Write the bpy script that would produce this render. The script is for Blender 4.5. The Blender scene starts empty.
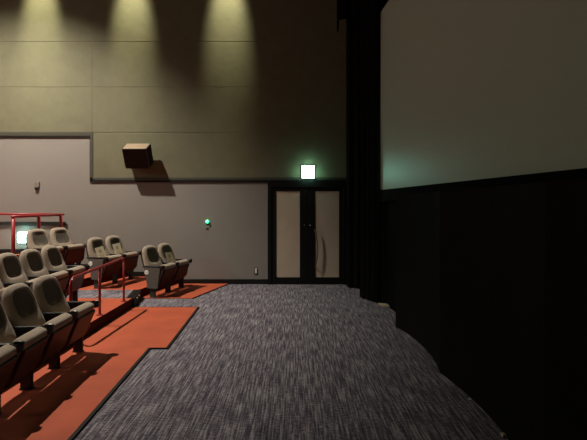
import bpy, bmesh, math, random
from mathutils import Vector, Matrix
random.seed(4)
scene = bpy.context.scene
C = scene.collection
PI = math.pi

# ------------------------------------------------------------------ materials
def srgb(r, g, b):
    def f(c):
        c /= 255.0
        return c/12.92 if c <= 0.04045 else ((c+0.055)/1.055)**2.4
    return (f(r), f(g), f(b), 1)

def mat(name, col, rough=0.6, spec=0.3, metal=0.0, noise=0.0, nscale=30.0, bump=0.0, bscale=200.0, sheen=0.0, coat=0.0):
    m = bpy.data.materials.new(name); m.use_nodes = True
    nt = m.node_tree; b = nt.nodes['Principled BSDF']
    b.inputs['Base Color'].default_value = col
    b.inputs['Roughness'].default_value = rough
    b.inputs['Specular IOR Level'].default_value = spec
    b.inputs['Metallic'].default_value = metal
    b.inputs['Sheen Weight'].default_value = sheen
    b.inputs['Coat Weight'].default_value = coat
    tc = nt.nodes.new('ShaderNodeTexCoord')
    if noise > 0:
        n = nt.nodes.new('ShaderNodeTexNoise'); n.inputs['Scale'].default_value = nscale
        n.inputs['Detail'].default_value = 5
        nt.links.new(tc.outputs['Object'], n.inputs['Vector'])
        r = nt.nodes.new('ShaderNodeValToRGB')
        r.color_ramp.elements[0].position = 0.3; r.color_ramp.elements[1].position = 0.7
        r.color_ramp.elements[0].color = tuple(c*(1-noise) for c in col[:3])+(1,)
        r.color_ramp.elements[1].color = tuple(min(1, c*(1+noise)) for c in col[:3])+(1,)
        nt.links.new(n.outputs['Fac'], r.inputs['Fac'])
        nt.links.new(r.outputs['Color'], b.inputs['Base Color'])
    if bump > 0:
        n2 = nt.nodes.new('ShaderNodeTexNoise'); n2.inputs['Scale'].default_value = bscale
        n2.inputs['Detail'].default_value = 4
        nt.links.new(tc.outputs['Object'], n2.inputs['Vector'])
        bp = nt.nodes.new('ShaderNodeBump'); bp.inputs['Strength'].default_value = bump
        bp.inputs['Distance'].default_value = 0.01
        nt.links.new(n2.outputs['Fac'], bp.inputs['Height'])
        nt.links.new(bp.outputs['Normal'], b.inputs['Normal'])
    return m

def emis(name, col, strength):
    m = bpy.data.materials.new(name); m.use_nodes = True
    b = m.node_tree.nodes['Principled BSDF']
    b.inputs['Base Color'].default_value = (0.5, 0.5, 0.5, 1)
    b.inputs['Emission Color'].default_value = col
    b.inputs['Emission Strength'].default_value = strength
    return m

def carpet_mat():
    m = bpy.data.materials.new('carpet'); m.use_nodes = True
    nt = m.node_tree; N = nt.nodes; L = nt.links; b = N['Principled BSDF']
    b.inputs['Roughness'].default_value = 0.95; b.inputs['Specular IOR Level'].default_value = 0.1
    tc = N.new('ShaderNodeTexCoord')
    mp = N.new('ShaderNodeMapping'); mp.inputs['Scale'].default_value = (66, 3.0, 1)
    mp.inputs['Rotation'].default_value = (0, 0, 0.0)
    L.new(tc.outputs['Object'], mp.inputs['Vector'])
    n1 = N.new('ShaderNodeTexNoise'); n1.inputs['Scale'].default_value = 1; n1.inputs['Detail'].default_value = 4
    n1.inputs['Roughness'].default_value = 0.65
    L.new(mp.outputs['Vector'], n1.inputs['Vector'])
    mp2 = N.new('ShaderNodeMapping'); mp2.inputs['Scale'].default_value = (22, 60, 1)
    L.new(tc.outputs['Object'], mp2.inputs['Vector'])
    n2 = N.new('ShaderNodeTexNoise'); n2.inputs['Scale'].default_value = 1; n2.inputs['Detail'].default_value = 3
    L.new(mp2.outputs['Vector'], n2.inputs['Vector'])
    n3 = N.new('ShaderNodeTexNoise'); n3.inputs['Scale'].default_value = 3.5; n3.inputs['Detail'].default_value = 3
    L.new(tc.outputs['Object'], n3.inputs['Vector'])
    mx = N.new('ShaderNodeMix'); mx.data_type = 'FLOAT'; mx.inputs[0].default_value = 0.28
    L.new(n1.outputs['Fac'], mx.inputs[2]); L.new(n2.outputs['Fac'], mx.inputs[3])
    r = N.new('ShaderNodeValToRGB'); e = r.color_ramp.elements
    e[0].position = 0.37; e[0].color = srgb(64, 58, 68)
    e[1].position = 0.60; e[1].color = srgb(166, 159, 160)
    k = r.color_ramp.elements.new(0.49); k.color = srgb(104, 98, 106)
    L.new(mx.outputs[0], r.inputs['Fac'])
    r3 = N.new('ShaderNodeValToRGB'); r3.color_ramp.elements[0].color = (0.82, 0.78, 0.82, 1); r3.color_ramp.elements[1].color = (1, 1, 1, 1)
    r3.color_ramp.elements[0].position = 0.35; r3.color_ramp.elements[1].position = 0.65
    L.new(n3.outputs['Fac'], r3.inputs['Fac'])
    mul = N.new('ShaderNodeMix'); mul.data_type = 'RGBA'; mul.blend_type = 'MULTIPLY'; mul.inputs[0].default_value = 1
    L.new(r.outputs['Color'], mul.inputs[6]); L.new(r3.outputs['Color'], mul.inputs[7])
    L.new(mul.outputs[2], b.inputs['Base Color'])
    bp = N.new('ShaderNodeBump'); bp.inputs['Strength'].default_value = 0.5; bp.inputs['Distance'].default_value = 0.004
    L.new(mx.outputs[0], bp.inputs['Height']); L.new(bp.outputs['Normal'], b.inputs['Normal'])
    return m

M = {
 'carpet': carpet_mat(),
 'rust': mat('rust_flooring', srgb(180, 84, 56), 0.7, 0.25, noise=0.12, nscale=2.5, bump=0.1, bscale=60),
 'riser': mat('maroon_riser', srgb(62, 16, 13), 0.75, 0.15, noise=0.15, nscale=6),
 'grey_wall': mat('grey_wall_cloth', srgb(136, 130, 124), 0.9, 0.1, noise=0.03, nscale=1.5, bump=0.08, bscale=300),
 'green_wall': mat('olive_wall_panel', srgb(106, 103, 82), 0.7, 0.2, noise=0.06, nscale=5, bump=0.35, bscale=9),
 'green_trim': mat('olive_grey_trim', srgb(68, 66, 56), 0.6, 0.3, noise=0.04, nscale=10),
 'black_trim': mat('black_trim', srgb(26, 24, 22), 0.6, 0.2, noise=0.1, nscale=10),
 'strip': mat('slate_strip', srgb(72, 80, 78), 0.6, 0.25, noise=0.05, nscale=10),
 'black_cloth': mat('black_cloth', srgb(17, 16, 14), 0.95, 0.05, noise=0.15, nscale=8, bump=0.1, bscale=150),
 'skirt': mat('black_skirt_cloth', srgb(27, 25, 21), 0.95, 0.04, noise=0.12, nscale=3, bump=0.1, bscale=90),
 'black_wall': mat('black_wall', srgb(12, 12, 12), 0.95, 0.05, noise=0.1, nscale=3),
 'ceiling': mat('dark_ceiling', srgb(30, 29, 27), 0.95, 0.05, noise=0.1, nscale=3),
 'dark_wall': mat('dark_olive_wall', srgb(52, 48, 40), 0.95, 0.05, noise=0.1, nscale=3),
 'fabric': mat('grey_beige_fabric', srgb(160, 143, 126), 0.95, 0.1, noise=0.1, nscale=40, bump=0.25, bscale=350, sheen=0.15),
 'insert': mat('dark_grey_fabric', srgb(104, 96, 86), 0.95, 0.05, noise=0.12, nscale=40, bump=0.3, bscale=350),
 'pan': mat('maroon_brown_pan', srgb(56, 24, 17), 0.5, 0.35, noise=0.15, nscale=12),
 'shell': mat('dark_brown_shell', srgb(40, 32, 28), 0.6, 0.3, noise=0.1, nscale=12),
 'black_plastic': mat('black_plastic', srgb(22, 20, 19), 0.32, 0.5, noise=0.08, nscale=20),
 'leg': mat('black_leg_steel', srgb(24, 22, 21), 0.5, 0.35, noise=0.1, nscale=20),
 'leg_grey': mat('dark_grey_leg_steel', srgb(62, 58, 54), 0.5, 0.35, noise=0.1, nscale=20),
 'end_panel': mat('charcoal_end_panel', srgb(98, 90, 84), 0.75, 0.2, noise=0.08, nscale=30),
 'white': mat('white_plastic', srgb(226, 218, 208), 0.5, 0.4, noise=0.02, nscale=20),
 'sensor': mat('grey_sensor_plastic', srgb(128, 116, 108), 0.6, 0.3, noise=0.03, nscale=20),
 'ink': mat('grey_ink', srgb(200, 180, 146), 0.8, 0.1, noise=0.05, nscale=20),
 'paper': mat('cream_paper', srgb(244, 230, 200), 0.8, 0.15, noise=0.03, nscale=20),
 'red': mat('red_painted_steel', srgb(146, 32, 34), 0.35, 0.5, noise=0.06, nscale=12, coat=0.3),
 'speaker_top': mat('tan_speaker_cabinet', srgb(146, 126, 104), 0.6, 0.3, noise=0.05, nscale=12),
 'speaker_grille': mat('dark_brown_grille', srgb(40, 30, 24), 0.85, 0.15, noise=0.3, nscale=120),
 'door_black': mat('black_door_steel', srgb(16, 16, 15), 0.5, 0.25, noise=0.06, nscale=12),
 'door_infill': mat('taupe_door_panel', srgb(196, 176, 156), 0.75, 0.2, noise=0.05, nscale=4, bump=0.05, bscale=200),
 'steel': mat('brushed_steel', srgb(150, 140, 128), 0.35, 0.5, metal=0.8, noise=0.05, nscale=30),
 'screen': mat('projection_screen', srgb(156, 158, 144), 0.45, 0.3, noise=0.01, nscale=3),
 'tan': mat('tan_board', srgb(190, 172, 146), 0.7, 0.2, noise=0.08, nscale=12),
 'lamp_black': mat('black_lamp_housing', srgb(20, 20, 20), 0.6, 0.3, noise=0.05, nscale=20),
 'exit': emis('exit_sign_light', (0.42, 1.0, 0.74, 1), 24.0),
 'exit_low': emis('guide_light', (0.45, 1.0, 0.93, 1), 22.0),
 'led': emis('green_led', (0.04, 1.0, 0.3, 1), 3.0),
 'step_led': emis('amber_step_lamp', (1.0, 0.62, 0.3, 1), 0.35),
 'fill_glow': emis('fill_panel_glow', (0.94, 1.0, 0.84, 1), 38.0),  # glow of the added, unseen fill panel in the rear wall
 'lamp': emis('warm_lamp', (1.0, 0.9, 0.7, 1), 3.0),
}

# ------------------------------------------------------------------ helpers
def link(name, bm, m, parent=None, smooth=False):
    me = bpy.data.meshes.new(name); bmesh.ops.recalc_face_normals(bm, faces=bm.faces)
    bm.to_mesh(me); bm.free()
    if smooth:
        for p in me.polygons: p.use_smooth = True
    for x in (m if isinstance(m, list) else [m]): me.materials.append(x)
    o = bpy.data.objects.new(name, me); C.objects.link(o)
    if parent: o.parent = parent
    return o
def struct(name, bm, m, parent=None, smooth=False):
    o = link(name, bm, m, parent, smooth)
    if parent is None: o['kind'] = 'structure'
    return o
def tag(o, label, cat, group=None):
    o['label'] = label; o['category'] = cat
    if group: o['group'] = group
    return o
def empty(name, loc, rz=0.0, label=None, cat=None, group=None):
    o = bpy.data.objects.new(name, None); C.objects.link(o)
    o.empty_display_size = 0.1
    o.location = loc; o.rotation_euler = (0, 0, rz)
    if label: tag(o, label, cat, group)
    return o
def copy_tree(o, parent=None):
    c = o.copy(); C.objects.link(c); c.parent = parent
    for ch in list(o.children): copy_tree(ch, c)
    return c
def box(bm, x0, x1, y0, y1, z0, z1, bev=0.0, seg=2, mi=0, mtx=None):
    t = bmesh.new()
    bmesh.ops.create_cube(t, size=1)
    for v in t.verts:
        v.co = Vector(((x0+x1)/2+v.co.x*(x1-x0), (y0+y1)/2+v.co.y*(y1-y0), (z0+z1)/2+v.co.z*(z1-z0)))
    if bev > 0:
        bmesh.ops.bevel(t, geom=list(t.edges), offset=bev, segments=seg, affect='EDGES', profile=0.5)
    if mtx is not None: t.transform(mtx)
    for f in t.faces: f.material_index = mi
    me = bpy.data.meshes.new('tmp'); t.to_mesh(me); t.free()
    bm.from_mesh(me); bpy.data.meshes.remove(me)
def B(*a, **k):
    bm = bmesh.new(); box(bm, *a, **k); return bm
def prism(bm, pts, z0, z1, top_mi=0, side_mi=0):
    lo = [bm.verts.new((p[0], p[1], z0)) for p in pts]
    hi = [bm.verts.new((p[0], p[1], z1)) for p in pts]
    n = len(pts)
    f = bm.faces.new(hi); f.material_index = top_mi
    f = bm.faces.new(lo[::-1]); f.material_index = side_mi
    for i in range(n):
        f = bm.faces.new((lo[i], lo[(i+1) % n], hi[(i+1) % n], hi[i])); f.material_index = side_mi
def tube(bm, path, r, seg=10):
    pts = [Vector(p) for p in path]; rings = []
    for i, p in enumerate(pts):
        if i == 0: d = pts[1]-pts[0]
        elif i == len(pts)-1: d = pts[-1]-pts[-2]
        else: d = (pts[i+1]-pts[i]).normalized()+(pts[i]-pts[i-1]).normalized()
        d.normalize()
        a = Vector((0, 0, 1)) if abs(d.z) < 0.9 else Vector((1, 0, 0))
        u = d.cross(a).normalized(); w = d.cross(u).normalized()
        rings.append([bm.verts.new(p+r*(math.cos(2*PI*k/seg)*u+math.sin(2*PI*k/seg)*w)) for k in range(seg)])
    for a, b in zip(rings, rings[1:]):
        for k in range(seg):
            bm.faces.new((a[k], a[(k+1) % seg], b[(k+1) % seg], b[k]))
    bm.faces.new(rings[0][::-1]); bm.faces.new(rings[-1])
def lathe(bm, prof, seg=20, mtx=None):
    rings = []
    for r, z in prof:
        rings.append([Vector((r*math.cos(2*PI*k/seg), r*math.sin(2*PI*k/seg), z)) for k in range(seg)])
    vs = [[bm.verts.new(mtx @ v if mtx else v) for v in ring] for ring in rings]
    for a, b in zip(vs, vs[1:]):
        for k in range(seg): bm.faces.new((a[k], a[(k+1) % seg], b[(k+1) % seg], b[k]))
    bm.faces.new(vs[0][::-1]); bm.faces.new(vs[-1])
def catmull(pts, n=6, closed=False):
    out = []; L = len(pts)
    for i in range(L if closed else L-1):
        p = [Vector(pts[(i+k) % L] if closed else pts[max(0, min(L-1, i+k))]) for k in (-1, 0, 1, 2)]
        for j in range(n):
            t = j/n
            out.append(0.5*((2*p[1])+(-p[0]+p[2])*t+(2*p[0]-5*p[1]+4*p[2]-p[3])*t*t+(-p[0]+3*p[1]-3*p[2]+p[3])*t**3))
    if not closed: out.append(Vector(pts[-1]))
    return out
def wall_sheet(bm, path, z0, z1, th=0.02, pleat=0.0, freq=6.0, nz=1):
    """cloth hung along a plan path: two faces, closed edges"""
    pts = catmull([(p[0], p[1], 0) for p in path], 14)
    L = [0]
    for a, b in zip(pts, pts[1:]): L.append(L[-1]+(b-a).length)
    fr, bk = [], []
    for i, p in enumerate(pts):
        d = (pts[min(i+1, len(pts)-1)]-pts[max(i-1, 0)]).normalized()
        n = Vector((-d.y, d.x, 0))
        off = pleat*math.sin(L[i]*freq*2*PI)
        fr.append(p+n*(off+th/2)); bk.append(p+n*(off-th/2))
    rows = []
    for side in (fr, bk):
        rows.append([[bm.verts.new((p.x, p.y, z0+(z1-z0)*k/nz)) for p in side] for k in range(nz+1)])
    n = len(pts)
    for s in rows:
        for k in range(nz):
            for i in range(n-1): bm.faces.new((s[k][i], s[k][i+1], s[k+1][i+1], s[k+1][i]))
    for i in range(n-1):
        for k in (0, nz): bm.faces.new((rows[0][k][i], rows[0][k][i+1], rows[1][k][i+1], rows[1][k][i]))
    for i in (0, n-1):
        for k in range(nz): bm.faces.new((rows[0][k][i], rows[0][k+1][i], rows[1][k+1][i], rows[1][k][i]))

# ------------------------------------------------------------------ room
WY = 9.10            # the side wall that the camera faces
CZ = 7.4             # ceiling
XL, XR, YN = -10.5, 2.9, -2.0
struct('floor', B(XL, XR, YN, WY+0.1, -0.12, 0.0), M['carpet'])
struct('ceiling', B(XL, XR, YN, WY+0.1, CZ, CZ+0.1), M['ceiling'])
struct('wall_left', B(XL-0.1, XL, YN, WY+0.1, 0, CZ), M['dark_wall'])
struct('wall_right', B(XR, XR+0.1, YN, WY+0.1, 0, CZ), M['black_wall'])
struct('wall_front', B(XL, XR, YN-0.1, YN, 0, CZ), M['dark_wall'])
struct('wall_back', B(XL, XR, WY, WY+0.1, 0, CZ), M['grey_wall'])

# olive panelling above the grey cloth: separate boards with open joints
bm = bmesh.new()
xs = [-10.4, -7.78, -4.145, 2.85]
zs = [3.12, 4.055, 4.99, 5.925, 6.86, 7.39]
g = 0.006
for a, b in zip(xs, xs[1:]):
    for c, d in zip(zs, zs[1:]):
        box(bm, a+g, b-g, WY-0.016, WY+0.01, c+g, d-g, 0.004, 1)
for a, b in ((-4.145, 2.85),):
    box(bm, a+g, b-g, WY-0.016, WY+0.01, 2.17, 3.12-g, 0.004, 1)
box(bm, -10.4, 2.85, WY-0.011, WY+0.01, 3.13, 7.39); box(bm, -4.14, 2.85, WY-0.011, WY+0.01, 2.17, 3.2)
struct('wall_back_panels', bm, M['green_wall'])
# stepped trim: olive band with a black reveal under it
bm = bmesh.new()
box(bm, -10.4, -4.125, WY-0.028, WY+0.01, 3.05, 3.135, 0.006, 1)
box(bm, -4.19, -4.125, WY-0.028, WY+0.01, 2.14, 3.06, 0.006, 1)
box(bm, -4.19, 1.5, WY-0.028, WY+0.01, 2.14, 2.20, 0.006, 1)
struct('trim_1', bm, M['green_trim'])
bm = bmesh.new()
box(bm, -10.4, -4.19, WY-0.022, WY+0.01, 3.018, 3.052)
box(bm, -4.197, -4.19, WY-0.022, WY+0.01, 2.10, 3.05)
box(bm, -4.197, -0.53, WY-0.022, WY+0.01, 2.095, 2.142)
struct('trim_2', bm, M['black_trim'])
# slate strip low on the wall behind the railing
struct('trim_3', B(-10.4, -4.70, WY-0.035, WY+0.01, 1.20, 1.285, 0.004, 1), M['strip'])

# ------------------------------------------------------------------ tiers
R = 0.155
fa = [(-2.62, 7.68, -2.40, WY), (-3.77, 7.68, -3.42, WY), (-4.72, 7.68, -4.52, WY), (-5.80, 7.68, -5.55, WY), (-6.85, 7.68, -6.6, WY), (-7.9, 7.68, -7.7, WY), (-9.0, 7.68, -8.8, WY)]
na = [-2.56, -3.62, -4.67, -5.72, -6.77, -7.82, -8.95]
aa = [-2.64, -3.72, -4.70, -5.75, -6.80, -7.85, -9.0]
bm = bmesh.new()
for k in range(7):
    z0, z1 = R*k, R*(k+1)
    prism(bm, [(XL, YN), (na[k], YN), (na[k], 7.0), (XL, 7.0)], z0, z1, 0, 1)
    x0, y0, x1, y1 = fa[k]
    prism(bm, [(XL, y0), (x0-0.08, y0), (x1, y1), (XL, y1)], z0, z1, 0, 1)
struct('floor_tiers', bm, [M['rust'], M['riser']])
bm = bmesh.new()
for k in range(7):
    prism(bm, [(XL, 7.0), (na[k]-0.04, 7.0), (fa[k][0]-0.10, 7.68), (XL, 7.68)], R*k, R*(k+1), 0, 1)
struct('floor_aisle', bm, [M['carpet'], M['riser']])
# black ribbed nosing on the lowest aisle step, with tiny lamps let into it
bm = bmesh.new()
a, b = Vector((na[0]-0.035, 7.0, 0)), Vector((fa[0][0]-0.095, 7.68, 0))
d = (b-a).normalized(); n = Vector((d.y, -d.x, 0))
if n.x < 0: n = -n
for i in range(5):
    o0 = -0.05+0.026*i
    p = [a+n*(o0-0.013), b+n*(o0-0.013), b+n*(o0+0.009), a+n*(o0+0.009)]
    prism(bm, [(q.x, q.y) for q in p], R-0.02 if o0 < 0 else 0.0, R+0.004-0.002*(i % 2) if o0 < 0.02 else R-0.005)
struct('trim_4', bm, M['black_trim'])
for t in (0.34, 0.62):
    q = a.lerp(b, t)+n*0.068
    bm = bmesh.new(); lathe(bm, [(0.011, 0), (0.011, 0.008), (0.006, 0.012)], 12, Matrix.Translation((q.x-0.005, q.y, R*0.72)) @ Matrix.Rotation(PI/2, 4, 'Y'))
    tag(link('step_light', bm, M['step_led']), ('tiny amber step lamp on the black aisle step, the one nearer the red rail' if t < 0.5 else 'tiny amber step lamp on the black aisle step, the one nearer the front seat pair'), 'lamp', 'aisle step lamps')

# rust flooring at carpet level, slightly raised with a dark edging strip
h = 0.014
near = [(-2.57, YN), (-1.44, YN), (-1.57, 3.08), (-1.65, 5.02), (-1.45, 5.02), (-1.525, 7.0), (-2.57, 7.0)]
far = [(-1.76, 7.68), (-1.345, 9.07), (-2.42, 9.07), (-2.68, 7.68)]
bm = bmesh.new(); prism(bm, near, 0, h); prism(bm, far, 0, h)
struct('floor_seating_border', bm, M['rust'])
def edging(pts, w):
    bm = bmesh.new()
    for p, q in zip(pts, pts[1:]):
        p, q = Vector(p+(0,)), Vector(q+(0,)); d = (q-p).normalized(); n = Vector((d.y, -d.x, 0))
        if (n.x < 0 and abs(n.x) > 0.2): n = -n
        pp = [p-d*0.0, q+d*0.0, q+n*w, p+n*w]
        prism(bm, [(v.x, v.y) for v in pp], 0, h+0.002)
    return bm
struct('trim_5', edging([(-1.44, YN), (-1.57, 3.08), (-1.65, 5.02)], 0.03), M['black_trim'])
struct('trim_6', edging([(-1.45, 5.02), (-1.525, 7.0)], 0.03), M['black_trim'])
struct('trim_7', B(-1.65, -1.42, 5.005, 5.02, 0, h+0.002), M['black_trim'])
struct('trim_8', B(-2.6, -1.495, 7.0, 7.015, 0, h+0.002), M['black_trim'])
struct('trim_9', edging([(-1.76, 7.68), (-1.345, 9.07)], 0.018), M['black_trim'])

# baseboards, stepping up with the tiers
lev = [(-0.53, fa[0][2], 0)] + [(fa[k][2], fa[k+1][2], R*(k+1)) for k in range(6)]
bm = bmesh.new()
for x1, x0, z in lev: box(bm, x0, x1, WY-0.025, WY, z, z+0.10, 0.003, 1)
struct('baseboard_back', bm, M['black_trim'])

# ------------------------------------------------------------------ double door
dr = empty('door_1', (0.285, WY, 0)); dr['kind'] = 'structure'
bm = bmesh.new()
box(bm, -0.815, -0.735, -0.06, 0.02, 0, 2.085, 0.004, 1); box(bm, 0.735, 0.83, -0.06, 0.02, 0, 2.085, 0.004, 1)
box(bm, -0.815, 0.83, -0.061, 0.02, 1.99, 2.132, 0.004, 1); box(bm, -0.735, 0.735, -0.05, 0.02, 0, 0.015)
link('door_frame', bm, M['door_black'], dr)
for s, nm in ((-1, 'left'), (1, 'right')):
    x0, x1 = (-0.73, -0.004) if s < 0 else (0.004, 0.73)
    i0, i1 = (-0.645, -0.155) if s < 0 else (0.16, 0.65)
    bm = bmesh.new()
    box(bm, x0, i0, -0.045, 0.0, 0.018, 1.985, 0.003, 1); box(bm, i1, x1, -0.045, 0.0, 0.018, 1.985, 0.003, 1)
    box(bm, i0, i1, -0.045, 0.0, 0.018, 0.145, 0.003, 1); box(bm, i0, i1, -0.045, 0.0, 1.915, 1.985, 0.003, 1)
    leaf = link('door_leaf', bm, M['door_black'], dr)
    link('door_infill', B(i0, i1, -0.032, -0.002, 0.145, 1.915), M['door_infill'], leaf)
    bm = bmesh.new()
    lathe(bm, [(0.013, 0), (0.013, 0.01), (0.008, 0.013)], 14, Matrix.Translation((s*0.062, -0.045, 1.215)) @ Matrix.Rotation(PI/2, 4, 'X'))
    link('door_lock', bm, M['steel'], leaf)
    if s > 0:
        bm = bmesh.new()
        pts = [(0.155, -0.04, 0.36), (0.16, -0.10, 0.38)] + [(0.16+0.05*math.sin(PI*t/10), -0.105, 0.38+0.72*t/10) for t in range(11)] + [(0.155, -0.04, 1.12)]
        tube(bm, pts, 0.014, 10)
        link('door_handle', bm, M['steel'], leaf, smooth=True)

# ------------------------------------------------------------------ wall fittings
def wx(px): return (px-293.5)/48.46
def wz(py): return 1.65-(py-204)/48.46
e = empty('exit_sign', (wx(308), WY-0.03, wz(178.5)), 0, 'glowing white-green square emergency exit sign above the double door', 'exit sign')
link('sign_housing', B(-0.135, 0.135, -0.05, 0.0, -0.005, 0.265, 0.008, 2), M['black_plastic'], e)
link('sign_face', B(-0.125, 0.125, -0.10, -0.045, 0.005, 0.255, 0.006, 2), M['exit'], e)
e = empty('guide_light', (wx(25.2), WY, wz(242.5)), 0, 'bright white rectangular guide light low on the wall behind the railing', 'exit sign')
link('sign_housing', B(-0.092, 0.092, -0.05, 0.0, -0.005, 0.225, 0.006, 2), M['white'], e)
link('sign_face', B(-0.085, 0.085, -0.12, -0.045, 0.005, 0.215, 0.006, 2), M['exit_low'], e)
# small call lamp
e = empty('indicator_lamp', (wx(207.5), WY, wz(229)), 0, 'small wall indicator with a glowing green lamp on the grey wall', 'lamp')
link('back_plate', B(-0.035, 0.035, -0.012, 0, 0.09, 0.2, 0.005, 1), M['green_trim'], e)
bm = bmesh.new(); lathe(bm, [(0.036, 0), (0.036, 0.015), (0.022, 0.035), (0.008, 0.042)], 18, Matrix.Translation((0, -0.012, 0.155)) @ Matrix.Rotation(PI/2, 4, 'X'))
link('lamp_lens', bm, M['led'], e, smooth=True)
link('label_plate', B(-0.03, 0.03, -0.006, 0, -0.01, 0.02, 0.002, 1), M['black_trim'], e)
# switch plate
e = empty('light_switch', (wx(256), WY, wz(274.5)), 0, 'small pale switch plate on the grey wall left of the double door', 'light switch')
link('switch_plate', B(-0.04, 0.04, -0.008, 0, 0.0, 0.15, 0.004, 2), M['end_panel'], e)
link('rocker', B(-0.016, 0.022, -0.018, -0.006, 0.03, 0.13, 0.003, 1), M['white'], e)
# sensor on the left
e = empty('wall_sensor', (wx(37.5), WY, wz(190)), 0, 'small grey wall sensor with black eye on the upper left grey wall', 'sensor')
link('sensor_housing', B(-0.05, 0.05, -0.035, 0, 0.05, 0.17, 0.008, 2), M['sensor'], e)
bm = bmesh.new(); box(bm, -0.038, 0.038, -0.045, 0.0, 0.0, 0.056, 0.014, 3)
link('sensor_eye', bm, M['black_plastic'], e)
# wall loudspeaker
sp = empty('wall_speaker', (wx(139.5)+0.05, WY-0.02, 2.48), 0, 'boxy tilted loudspeaker with tan top and dark grille mounted high on the olive wall', 'speaker')
tm = Matrix.Translation((0.0, -0.205, 0.14)) @ Matrix.Rotation(math.radians(28), 4, 'X')
bm = B(-0.235, 0.235, -0.14, 0.14, -0.21, 0.21, 0.006, 1, mtx=tm); link('speaker_cabinet', bm, M['speaker_top'], sp)
link('speaker_grille', B(-0.23, 0.23, -0.162, -0.139, -0.21, 0.205, 0.004, 1, mtx=tm), M['speaker_grille'], sp)
for s in (-1, 1):
    link('side_panel', B(s*0.242-0.006, s*0.242+0.006, -0.13, 0.135, -0.2, 0.2, 0.002, 1, mtx=tm), M['speaker_grille'], sp)
bm = bmesh.new()
box(bm, -0.08, 0.08, -0.015, 0.0, 0.0, 0.26, 0.002, 1); box(bm, -0.03, 0.03, -0.16, -0.01, 0.1, 0.16, 0.002, 1)
link('wall_bracket', bm, M['black_plastic'], sp)

# ------------------------------------------------------------------ red railings
def railing(name, label, posts, runs, r=0.021, pr=0.019):
    x, y, z = posts[0][:3]
    root = empty(name, (x, y, z), 0, label, 'railing')
    for run in runs:
        bm = bmesh.new(); tube(bm, [Vector(p)-root.location for p in run], r, 12)
        link('top_rail', bm, M['red'], root, smooth=True)
    for (px, py, z0, z1) in posts:
        bm = bmesh.new(); q = Vector((px, py, 0))-Vector((x, y, 0))
        tube(bm, [(q.x, q.y, z0-z), (q.x, q.y, z1-z)], pr, 12)
        po = link('post', bm, M['red'], root, smooth=True)
        bm = bmesh.new(); lathe(bm, [(0.045, z0-z), (0.045, z0-z+0.008), (0.026, z0-z+0.014)], 16, Matrix.Translation((q.x, q.y, 0)))
        link('base_plate', bm, M['red'], po)
    return root
zt = 0.81
run = [(-2.62, 5.21, R+0.004), (-2.62, 5.19, 0.45), (-2.62, 5.18, 0.68), (-2.62, 5.20, 0.74), (-2.62, 5.26, 0.775), (-2.61, 5.95, 0.795), (-2.60, 6.70, 0.825), (-2.60, 6.745, 0.81), (-2.60, 6.76, 0.77)]
railing('handrail', 'low red guard rail along the tier edge beside the aisle and front row', [(-2.60, 6.76, R, 0.79), (-2.61, 5.94, R, 0.79)], [run], 0.019, 0.017)
z3 = R*3
railing('handrail', 'tall red railing by the wall behind the pair of seats farthest up', [(-4.85, 7.63, z3, 1.425), (-4.80, 8.31, z3, 1.425), (-4.71, 8.93, z3, 1.425)],
        [[(-4.85, 7.60, 1.43), (-4.80, 8.31, 1.43), (-4.71, 8.95, 1.43)], [(-4.68, 8.985, 1.435), (-6.2, 8.99, 1.45), (-8.5, 8.99, 1.9)]], 0.024, 0.03)

# ------------------------------------------------------------------ cinema seats
HALF = [(0.0, 0.0), (0.10, 0.0), (0.19, 0.004), (0.236, 0.03), (0.244, 0.12), (0.241, 0.23), (0.228, 0.34), (0.202, 0.43), (0.150, 0.485), (0.07, 0.504), (0.0, 0.507)]
def outline():
    right = catmull([(a, b, 0) for a, b in HALF], 4)
    pts = [(p.x, p.y) for p in right]
    left = [(-a, b) for a, b in pts[::-1]][1:-1]
    return pts+left
def sstep(a, b, x):
    t = max(0, min(1, (x-a)/(b-a))); return t*t*(3-2*t)
IZ, IW, IH = 0.33, 0.158, 0.128
def rin(y, z):
    return ((abs(y)/IW)**4+(abs(z-IZ)/IH)**4)**(1/4)
def lean(z): return -0.085-0.33*z-0.02*math.sin(z/0.5*PI)
def front(y, z, e):
    d = 0.062*e+0.016*(y/0.23)**2*e
    d -= 0.024*(1-sstep(0.80, 1.06, rin(y, z)))*e
    d += 0.014*math.exp(-((z-0.13)/0.09)**2)*e
    return d
ZB = 0.378
def back_mesh():
    bm = bmesh.new(); out = outline(); c = (0, 0.26); NR = 16
    for side in (0, 1):
        rings = []
        for i in range(1, NR+1):
            r = i/NR
            r = 1-(1-r)**1.5
            e = (1-r**4.5)**0.5 if r < 1 else 0
            ring = []
            for (y, z) in out:
                yy, zz = c[0]+(y-c[0])*r, c[1]+(z-c[1])*r
                x = front(yy, zz, e) if side == 0 else -0.04*e
                ring.append(bm.verts.new((x+lean(zz), yy, zz+ZB)))
            rings.append(ring)
        cv = bm.verts.new((lean(c[1])+(front(0, c[1], 1) if side == 0 else -0.04), 0, c[1]+ZB))
        n = len(out)
        for k in range(n): bm.faces.new((cv, rings[0][k], rings[0][(k+1) % n]))
        for a, b in zip(rings, rings[1:]):
            for k in range(n): bm.faces.new((a[k], b[k], b[(k+1) % n], a[(k+1) % n]))
    bmesh.ops.remove_doubles(bm, verts=bm.verts, dist=0.0005)
    return bm
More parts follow.
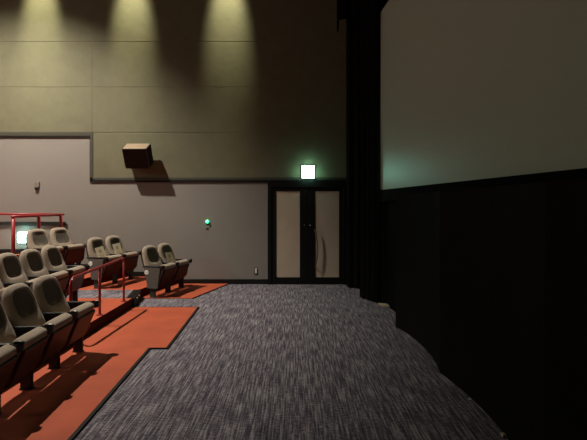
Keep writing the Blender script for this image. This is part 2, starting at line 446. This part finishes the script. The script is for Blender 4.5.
def insert_mesh():
    bm = bmesh.new(); n = 40; NR = 9; sh = []
    for layer in (0.0035, -0.008):
        rings = []
        for i in range(1, NR+1):
            r = 0.93*i/NR; ring = []
            for k in range(n):
                a = 2*PI*k/n; ca, sa = math.cos(a), math.sin(a)
                m = (abs(ca)**4+abs(sa)**4)**(-1/4)
                y, z = IW*ca*m*r, IZ+IH*sa*m*r
                y *= 1-0.22*max(0, (z-IZ)/IH)
                ring.append(bm.verts.new((front(y, z, 0.99)+lean(z)+layer, y, z+ZB)))
            rings.append(ring)
        cv = bm.verts.new((front(0, IZ, 0.99)+lean(IZ)+layer, 0, IZ+ZB))
        for k in range(n): bm.faces.new((cv, rings[0][k], rings[0][(k+1) % n]))
        for a, b in zip(rings, rings[1:]):
            for k in range(n): bm.faces.new((a[k], b[k], b[(k+1) % n], a[(k+1) % n]))
        sh.append(rings[-1])
    for k in range(n): bm.faces.new((sh[0][k], sh[0][(k+1) % n], sh[1][(k+1) % n], sh[1][k]))
    return bm
P = 0.492   # seat pitch
def leg_bm(y):
    bm = bmesh.new()
    box(bm, -0.05, 0.05, y-0.02, y+0.02, 0.0, 0.5, 0.006, 1)
    box(bm, -0.056, 0.056, y-0.026, y+0.026, 0.0, 0.012, 0.003, 1)
    pts = [(-0.13, 0.53), (0.16, 0.53), (0.12, 0.26), (0.05, 0.19), (-0.05, 0.19), (-0.10, 0.26)]
    a = [bm.verts.new((p[0], y-0.017, p[1])) for p in pts]; b = [bm.verts.new((p[0], y+0.017, p[1])) for p in pts]
    bm.faces.new(a); bm.faces.new(b[::-1])
    for i in range(6): bm.faces.new((a[i], a[(i+1) % 6], b[(i+1) % 6], b[i]))
    return bm
def arm_bm(y):
    bm = bmesh.new()
    box(bm, -0.20, 0.14, y-0.024, y+0.024, 0.525, 0.558, 0.01, 3)
    # cup holder ring at the tip
    prof = [(0.034, 0.49), (0.045, 0.50), (0.049, 0.553), (0.044, 0.560), (0.037, 0.556), (0.033, 0.505)]
    lathe(bm, prof, 20, Matrix.Translation((0.185, y, 0)))
    return bm
TILT = math.radians(23)
def make_seat(first=False):
    t = empty('cinema_seat', (0, 0, 0))
    bk = link('backrest', back_mesh(), M['fabric'], t, smooth=True)
    link('backrest_insert', insert_mesh(), M['insert'], bk, smooth=True)
    bm = bmesh.new(); out = outline(); sc = 0.93
    lo = []; hi = []
    for (y, z) in out:
        zz = 0.25+(z-0.25)*sc
        lo.append(bm.verts.new((lean(zz)-0.030, y*sc, zz+ZB-0.02))); hi.append(bm.verts.new((lean(zz)-0.058, y*sc*0.93, (zz-0.25)*0.95+0.25+ZB-0.02)))
    n = len(out); bm.faces.new(hi); bm.faces.new(lo[::-1])
    for k in range(n): bm.faces.new((lo[k], lo[(k+1) % n], hi[(k+1) % n], hi[k]))
    box(bm, lean(0.0)-0.040, lean(0.0)-0.015, -0.20, 0.20, 0.27, 0.42, 0.006, 1)
    link('back_shell', bm, M['shell'], t)
    tm = Matrix.Translation((0.05, 0, 0.30)) @ Matrix.Rotation(TILT, 4, 'Y')
    cu = link('seat_cushion', B(-0.045, 0.062, -0.205, 0.205, 0.0, 0.285, 0.036, 4, mtx=tm), M['fabric'], t, smooth=True)
    bm = B(0.050, 0.085, -0.203, 0.203, -0.075, 0.225, 0.012, 2, mtx=tm)
    link('seat_pan', bm, M['pan'], t)
    link('leg', leg_bm(P/2), M['leg'], t); link('armrest', arm_bm(P/2), M['black_plastic'], t)
    if first:
        link('leg', leg_bm(-P/2), M['leg_grey'], t); link('armrest', arm_bm(-P/2), M['black_plastic'], t)
        y = -P/2-0.02
        bm = bmesh.new()
        pts = [(-0.155, 0.522), (0.165, 0.522), (0.115, 0.16), (-0.085, 0.16)]
        a = [bm.verts.new((p[0], y-0.02, p[1])) for p in pts]; b = [bm.verts.new((p[0], y, p[1])) for p in pts]
        bm.faces.new(a); bm.faces.new(b[::-1])
        for i in range(4): bm.faces.new((a[i], a[(i+1) % 4], b[(i+1) % 4], b[i]))
        bmesh.ops.bevel(bm, geom=list(bm.edges), offset=0.005, segments=2, affect='EDGES')
        ep = link('end_panel', bm, M['end_panel'], t)
        bm = bmesh.new(); lathe(bm, [(0.042, 0), (0.042, 0.004), (0.039, 0.007)], 24, Matrix.Translation((-0.10, y-0.019, 0.44)) @ Matrix.Rotation(PI/2, 4, 'X'))
        dd = link('row_badge', bm, M['white'], ep); dd['label'] = 'white round badge'
    return t
mid = make_seat(); end = make_seat(True)
def seat(x, y, z, rz, label, group, first=False):
    src = end if first else mid
    o = src if not src.get('label') else copy_tree(src)
    o.location = (x, y, z); o.rotation_euler = (0, 0, rz)
    tag(o, label, 'seat', group)
    return o
G = 'grey cinema seats with folded cushions'
FR = 'front row seats left of the aisle'
seat(-2.38, 4.64, h, 0.02, 'grey folding cinema seat ending the front row beside the low guard rail', FR)
seat(-2.37, 4.148, h, 0.05, 'grey folding cinema seat, second from the guard rail end in the front row', FR)
seat(-2.34, 3.657, h, 0.08, 'grey folding cinema seat, third from the guard rail end in the front row', FR)
seat(-2.30, 3.167, h, 0.10, 'grey folding cinema seat of the front row, only its cushion showing at the photo edge', FR)
SR = 'second row seats left of the aisle'
seat(-3.35, 6.48, R, -0.02, 'grey folding cinema seat of the second row, nearest the carpeted aisle', SR)
seat(-3.35, 5.988, R, 0.0, 'grey folding cinema seat of the second row, next in from the aisle seat', SR)
seat(-3.345, 5.496, R, 0.02, 'grey folding cinema seat of the second row, third in from the aisle', SR)
seat(-3.33, 5.004, R, 0.04, 'grey folding cinema seat of the second row, partly cut by the left picture edge', SR)
def pair(x, y, z, rz, labs, group):
    r = []
    for i in range(2):
        q = P*i
        r.append(seat(x-math.sin(rz)*q, y+math.cos(rz)*q, z, rz, labs[i], group, first=(i == 0)))
    return r
A = pair(-2.395, 7.95, h, -0.26, ['grey cinema seat without a paper in the front pair, charcoal end panel facing the aisle', 'grey cinema seat with a paper on its back in the front pair'], 'front seat pair by the wall')
Bp = pair(-3.41, 8.03, R, -0.26, ['grey cinema seat with paper and white badge, aisle side of the middle pair', 'grey cinema seat with a paper, wall side of the middle pair behind the front pair'], 'middle seat pair by the wall')
Cp = pair(-4.49, 8.02, 2*R, -0.33, ['pale grey cinema seat before the tall railing, aisle side of the highest pair', 'pale grey cinema seat before the tall railing, wall side of the highest pair'], 'highest seat pair by the wall')

# paper notices taped to three seat backs
def notice(s, label, dy=0.0, dz=0.0, tilt=0.05):
    z = 0.24+dz; y = dy
    # local frame lying on the backrest
    ang = math.atan2(lean(0.32)-lean(0.18), 0.14)
    rz = s.rotation_euler.z
    base = Matrix.Translation(s.location) @ Matrix.Rotation(rz, 4, 'Z') @ Matrix.Translation((lean(z)+0.092, y, z+ZB)) @ Matrix.Rotation(ang, 4, 'Y') @ Matrix.Rotation(tilt, 4, 'X')
    root = bpy.data.objects.new('paper_notice', None); C.objects.link(root); root.empty_display_size = 0.05
    root.matrix_world = base; tag(root, label, 'paper', 'paper notices on seat backs')
    link('sheet', B(-0.001, 0.0015, -0.115, 0.115, -0.10, 0.10), M['paper'], root)
    bm = bmesh.new()
    box(bm, 0.001, 0.0022, -0.035, 0.035, -0.015, 0.05, 0.0, mi=0)
    for i, w in enumerate((0.07, 0.06, 0.07)): box(bm, 0.001, 0.0022, -w, w, -0.05-0.018*i, -0.044-0.018*i)
    link('print', bm, M['ink'], root)
notice(Bp[0], 'cream paper notice on the middle pair seat nearer the aisle', -0.035, 0.0, 0.10)
notice(Bp[1], 'cream paper notice on the middle pair seat nearer the wall', -0.04, 0.02, 0.05)
notice(A[1], 'cream paper notice on the front pair seat nearer the wall', -0.03, 0.0, -0.05)

# ------------------------------------------------------------------ screen end
def sxy(t): return (1.44+0.101*t, 7.3-t)
n = Vector((-1, -0.101, 0)).normalized()
bm = bmesh.new()
a, b = Vector(sxy(0)+(0,)), Vector(sxy(8.2)+(0,))
prism(bm, [(a.x, a.y), (b.x, b.y), (b.x-n.x*0.03, b.y-n.y*0.03), (a.x-n.x*0.03, a.y-n.y*0.03)], 1.88, 4.82)
scr = link('projection_screen', bm, M['screen']); tag(scr, 'huge dim grey cinema screen above the black skirt', 'screen')
bm = bmesh.new()
o1 = n*0.012
prism(bm, [(a.x+o1.x, a.y+o1.y), (b.x+o1.x, b.y+o1.y), (b.x+o1.x-n.x*0.03, b.y+o1.y-n.y*0.03), (a.x+o1.x-n.x*0.03, a.y+o1.y-n.y*0.03)], 1.70, 1.882)
struct('trim_11', bm, M['black_wall'])
# black masking wall behind and above the screen
bm = bmesh.new()
a2, b2 = Vector(sxy(-0.35)+(0,))-n*0.06, Vector(sxy(9.2)+(0,))-n*0.06
prism(bm, [(a2.x, a2.y), (b2.x, b2.y), (b2.x-n.x*0.05, b2.y-n.y*0.05), (a2.x-n.x*0.05, a2.y-n.y*0.05)], 0, CZ)
struct('wall_screen', bm, M['black_wall'])
ZS = 1.78
st = empty('stage_skirt', (1.38, 5.92, 0), 0, 'tall black cloth skirt running below the screen', 'stage skirt')
panels = [[(1.38, 5.92), (1.47, 5.55), (1.505, 5.12), (1.495, 4.65), (1.44, 4.31)],
          [(1.44, 4.31), (1.485, 4.05), (1.52, 3.70), (1.53, 3.40), (1.52, 3.16), (1.48, 2.80), (1.45, 2.52)],
          [(1.45, 2.52), (1.52, 2.2), (1.55, 1.8), (1.52, 1.3), (1.46, 0.9)],
          [(1.46, 0.9), (1.55, 0.4), (1.55, -0.3), (1.5, -1.0)],
          [(1.70, 7.00), (1.56, 6.5), (1.41, 5.97)]]
for p in panels:
    bm = bmesh.new(); wall_sheet(bm, [(q[0]-1.38, q[1]-5.92) for q in p], 0.002, ZS, 0.02)
    link('skirt_panel', bm, M['skirt'], st)
bm = bmesh.new(); rt = [q for p in (panels[4], panels[0], panels[1], panels[2]) for q in p]
for p, q in zip(rt, rt[1:]):
    if (Vector(p)-Vector(q)).length > 0.01: tube(bm, [(p[0]-1.35, p[1]-5.92, ZS-0.03), (q[0]-1.35, q[1]-5.92, ZS-0.03)], 0.02, 8)
link('top_batten', bm, M['black_wall'], st)

def drape(name, path, z0, z1, label, pleat=0.03, freq=5.5):
    bm = bmesh.new(); wall_sheet(bm, path, z0, z1, 0.012, pleat, freq)
    return tag(link(name, bm, M['black_cloth'], smooth=False), label, 'curtain', 'black drapes beside the screen')
drape('curtain', [(1.06, 8.82), (1.13, 8.66), (1.35, 8.58), (1.9, 8.55), (2.7, 8.55)], 0.01, CZ-0.01, 'narrow black curtain hanging right of the double door')
drape('curtain', [(1.17, 7.76), (1.26, 7.58), (1.36, 7.40), (1.405, 7.28)], 0.01, CZ-0.01, 'full height black curtain at the left edge of the screen', 0.02, 7)
drape('curtain', [(1.41, 7.26), (1.55, 7.18), (1.72, 7.02), (1.95, 6.9)], 0.01, 1.69, 'short black curtain under the left corner of the screen', 0.012, 7)
bm = bmesh.new(); wall_sheet(bm, [(0.82, 8.0), (1.1, 7.98), (1.45, 7.9)], 5.0, CZ-0.01, 0.012, 0.02, 6)
wall_sheet(bm, [(0.82, 8.0), (0.84, 8.3), (0.86, 8.6)], 5.0, CZ-0.01, 0.012, 0.01, 6)
tag(link('border_drape', bm, M['black_cloth']), 'black border drape hanging high in front of the curtains', 'curtain')
# bits on the floor by the screen
bm = bmesh.new(); prism(bm, [(1.38, 7.22), (1.40, 7.10), (1.60, 6.98), (1.635, 7.03), (1.53, 7.15)], 0.002, 0.035)
bmesh.ops.bevel(bm, geom=list(bm.edges), offset=0.006, segments=2, affect='EDGES')
tag(link('folded_cloth', bm, M['tan']), 'pale flat folded piece on the carpet at the foot of the black curtain', 'cloth')
tag(link('floor_tape', B(1.475, 1.50, 3.715, 3.735, 0.0, 0.006, 0.002, 1), M['white']), 'tiny white scrap at the foot of the black skirt', 'tape')
tag(link('wood_scrap', B(1.475, 1.505, 3.11, 3.15, 0.0, 0.02, 0.003, 1), M['tan']), 'small tan scrap at the foot of the skirt near the bottom of the photo', 'scrap')

# ------------------------------------------------------------------ lamps
def lamp_housing(x, y, rad, ln, label, group):
    e = empty('ceiling_downlight', (x, y, CZ), 0, label, 'ceiling light', group)
    bm = bmesh.new()
    prof = [(rad*1.25, 0.0), (rad*1.25, -0.012), (rad*1.05, -0.016), (rad, -0.010), (rad*0.9, -0.004)]
    lathe(bm, prof, 24); link('trim_ring', bm, M['lamp_black'], e)
    bm = bmesh.new(); lathe(bm, [(rad*0.85, -0.005), (rad*0.85, -0.009)], 24); link('lens', bm, M['lamp'], e)
    return e
def spot(x, y, z, power, half, blend, target, rad, col=(1, .86, .66)):
    l = bpy.data.lights.new('spot', 'SPOT'); l.energy = power; l.spot_size = 2*math.radians(half); l.spot_blend = blend
    l.shadow_soft_size = rad; l.color = col
    o = bpy.data.objects.new('spot_lamp', l); C.objects.link(o); o.location = (x, y, z)
    o.rotation_euler = (Vector(target)-Vector((x, y, z))).to_track_quat('-Z', 'Y').to_euler()
    return o
# wall washers close to the olive wall
for i, (x, pw) in enumerate(((wx(41), 1.0), (wx(132.5), 1.0), (wx(228), 0.95))):
    y = WY-0.60
    lamp_housing(x, y, 0.06, 0.1, 'small wall washer in the ceiling close to the olive wall, %s' % ('farthest left', 'in the middle', 'nearest the screen')[i], 'wall washers')
    spot(x, y, CZ-0.04, 1150*pw, 14.5, 1.0, (x, WY, 5.55), 0.10, (1.0, 0.95, 0.62))
# house downlights
for i, (x, y, pw, hf) in enumerate(((-5.3, 6.3, 2700, 54), (-8.4, 4.4, 700, 46), (-5.3, 1.2, 200, 42))):
    lamp_housing(x, y, 0.09, 0.1, 'round house light in the ceiling %s' % ('above the wall side seats', 'far back above the upper tiers', 'above the near seats')[i], 'house lights')
    spot(x, y, CZ-0.04, pw, hf, 0.7, (x-(0.4 if i == 0 else 0), y+(0.8 if i == 0 else 0), 0), 0.06, (1.0, 0.93, 0.80))

# unseen glowing fill panel added high in the rear wall to light the screen
pw = empty('fill_panel', (XL, 3.2, 4.6), 0, 'pale glowing fill panel added unseen high in the rear wall', 'fill light')
link('fill_panel_frame', B(0.0, 0.06, -0.7, 0.7, -0.45, 0.45, 0.01, 1), M['black_trim'], pw)
link('fill_panel_face', B(0.05, 0.07, -0.62, 0.62, -0.37, 0.37), M['fill_glow'], pw)
# ------------------------------------------------------------------ camera
cam = bpy.data.cameras.new('camera'); co = bpy.data.objects.new('camera', cam); C.objects.link(co)
co.location = (0, 0, 1.65); co.rotation_euler = (PI/2, 0, 0)
cam.sensor_width = 36; cam.lens = 36*441/587; cam.shift_y = -16/587; cam.clip_start = 0.05
scene.camera = co
w = bpy.data.worlds.new('world'); scene.world = w; w.use_nodes = True
w.node_tree.nodes['Background'].inputs[0].default_value = (0, 0, 0, 1)
scene.view_settings.view_transform = 'Standard'; scene.view_settings.look = 'None'
scene.view_settings.gamma = 1; scene.view_settings.exposure = 0.0
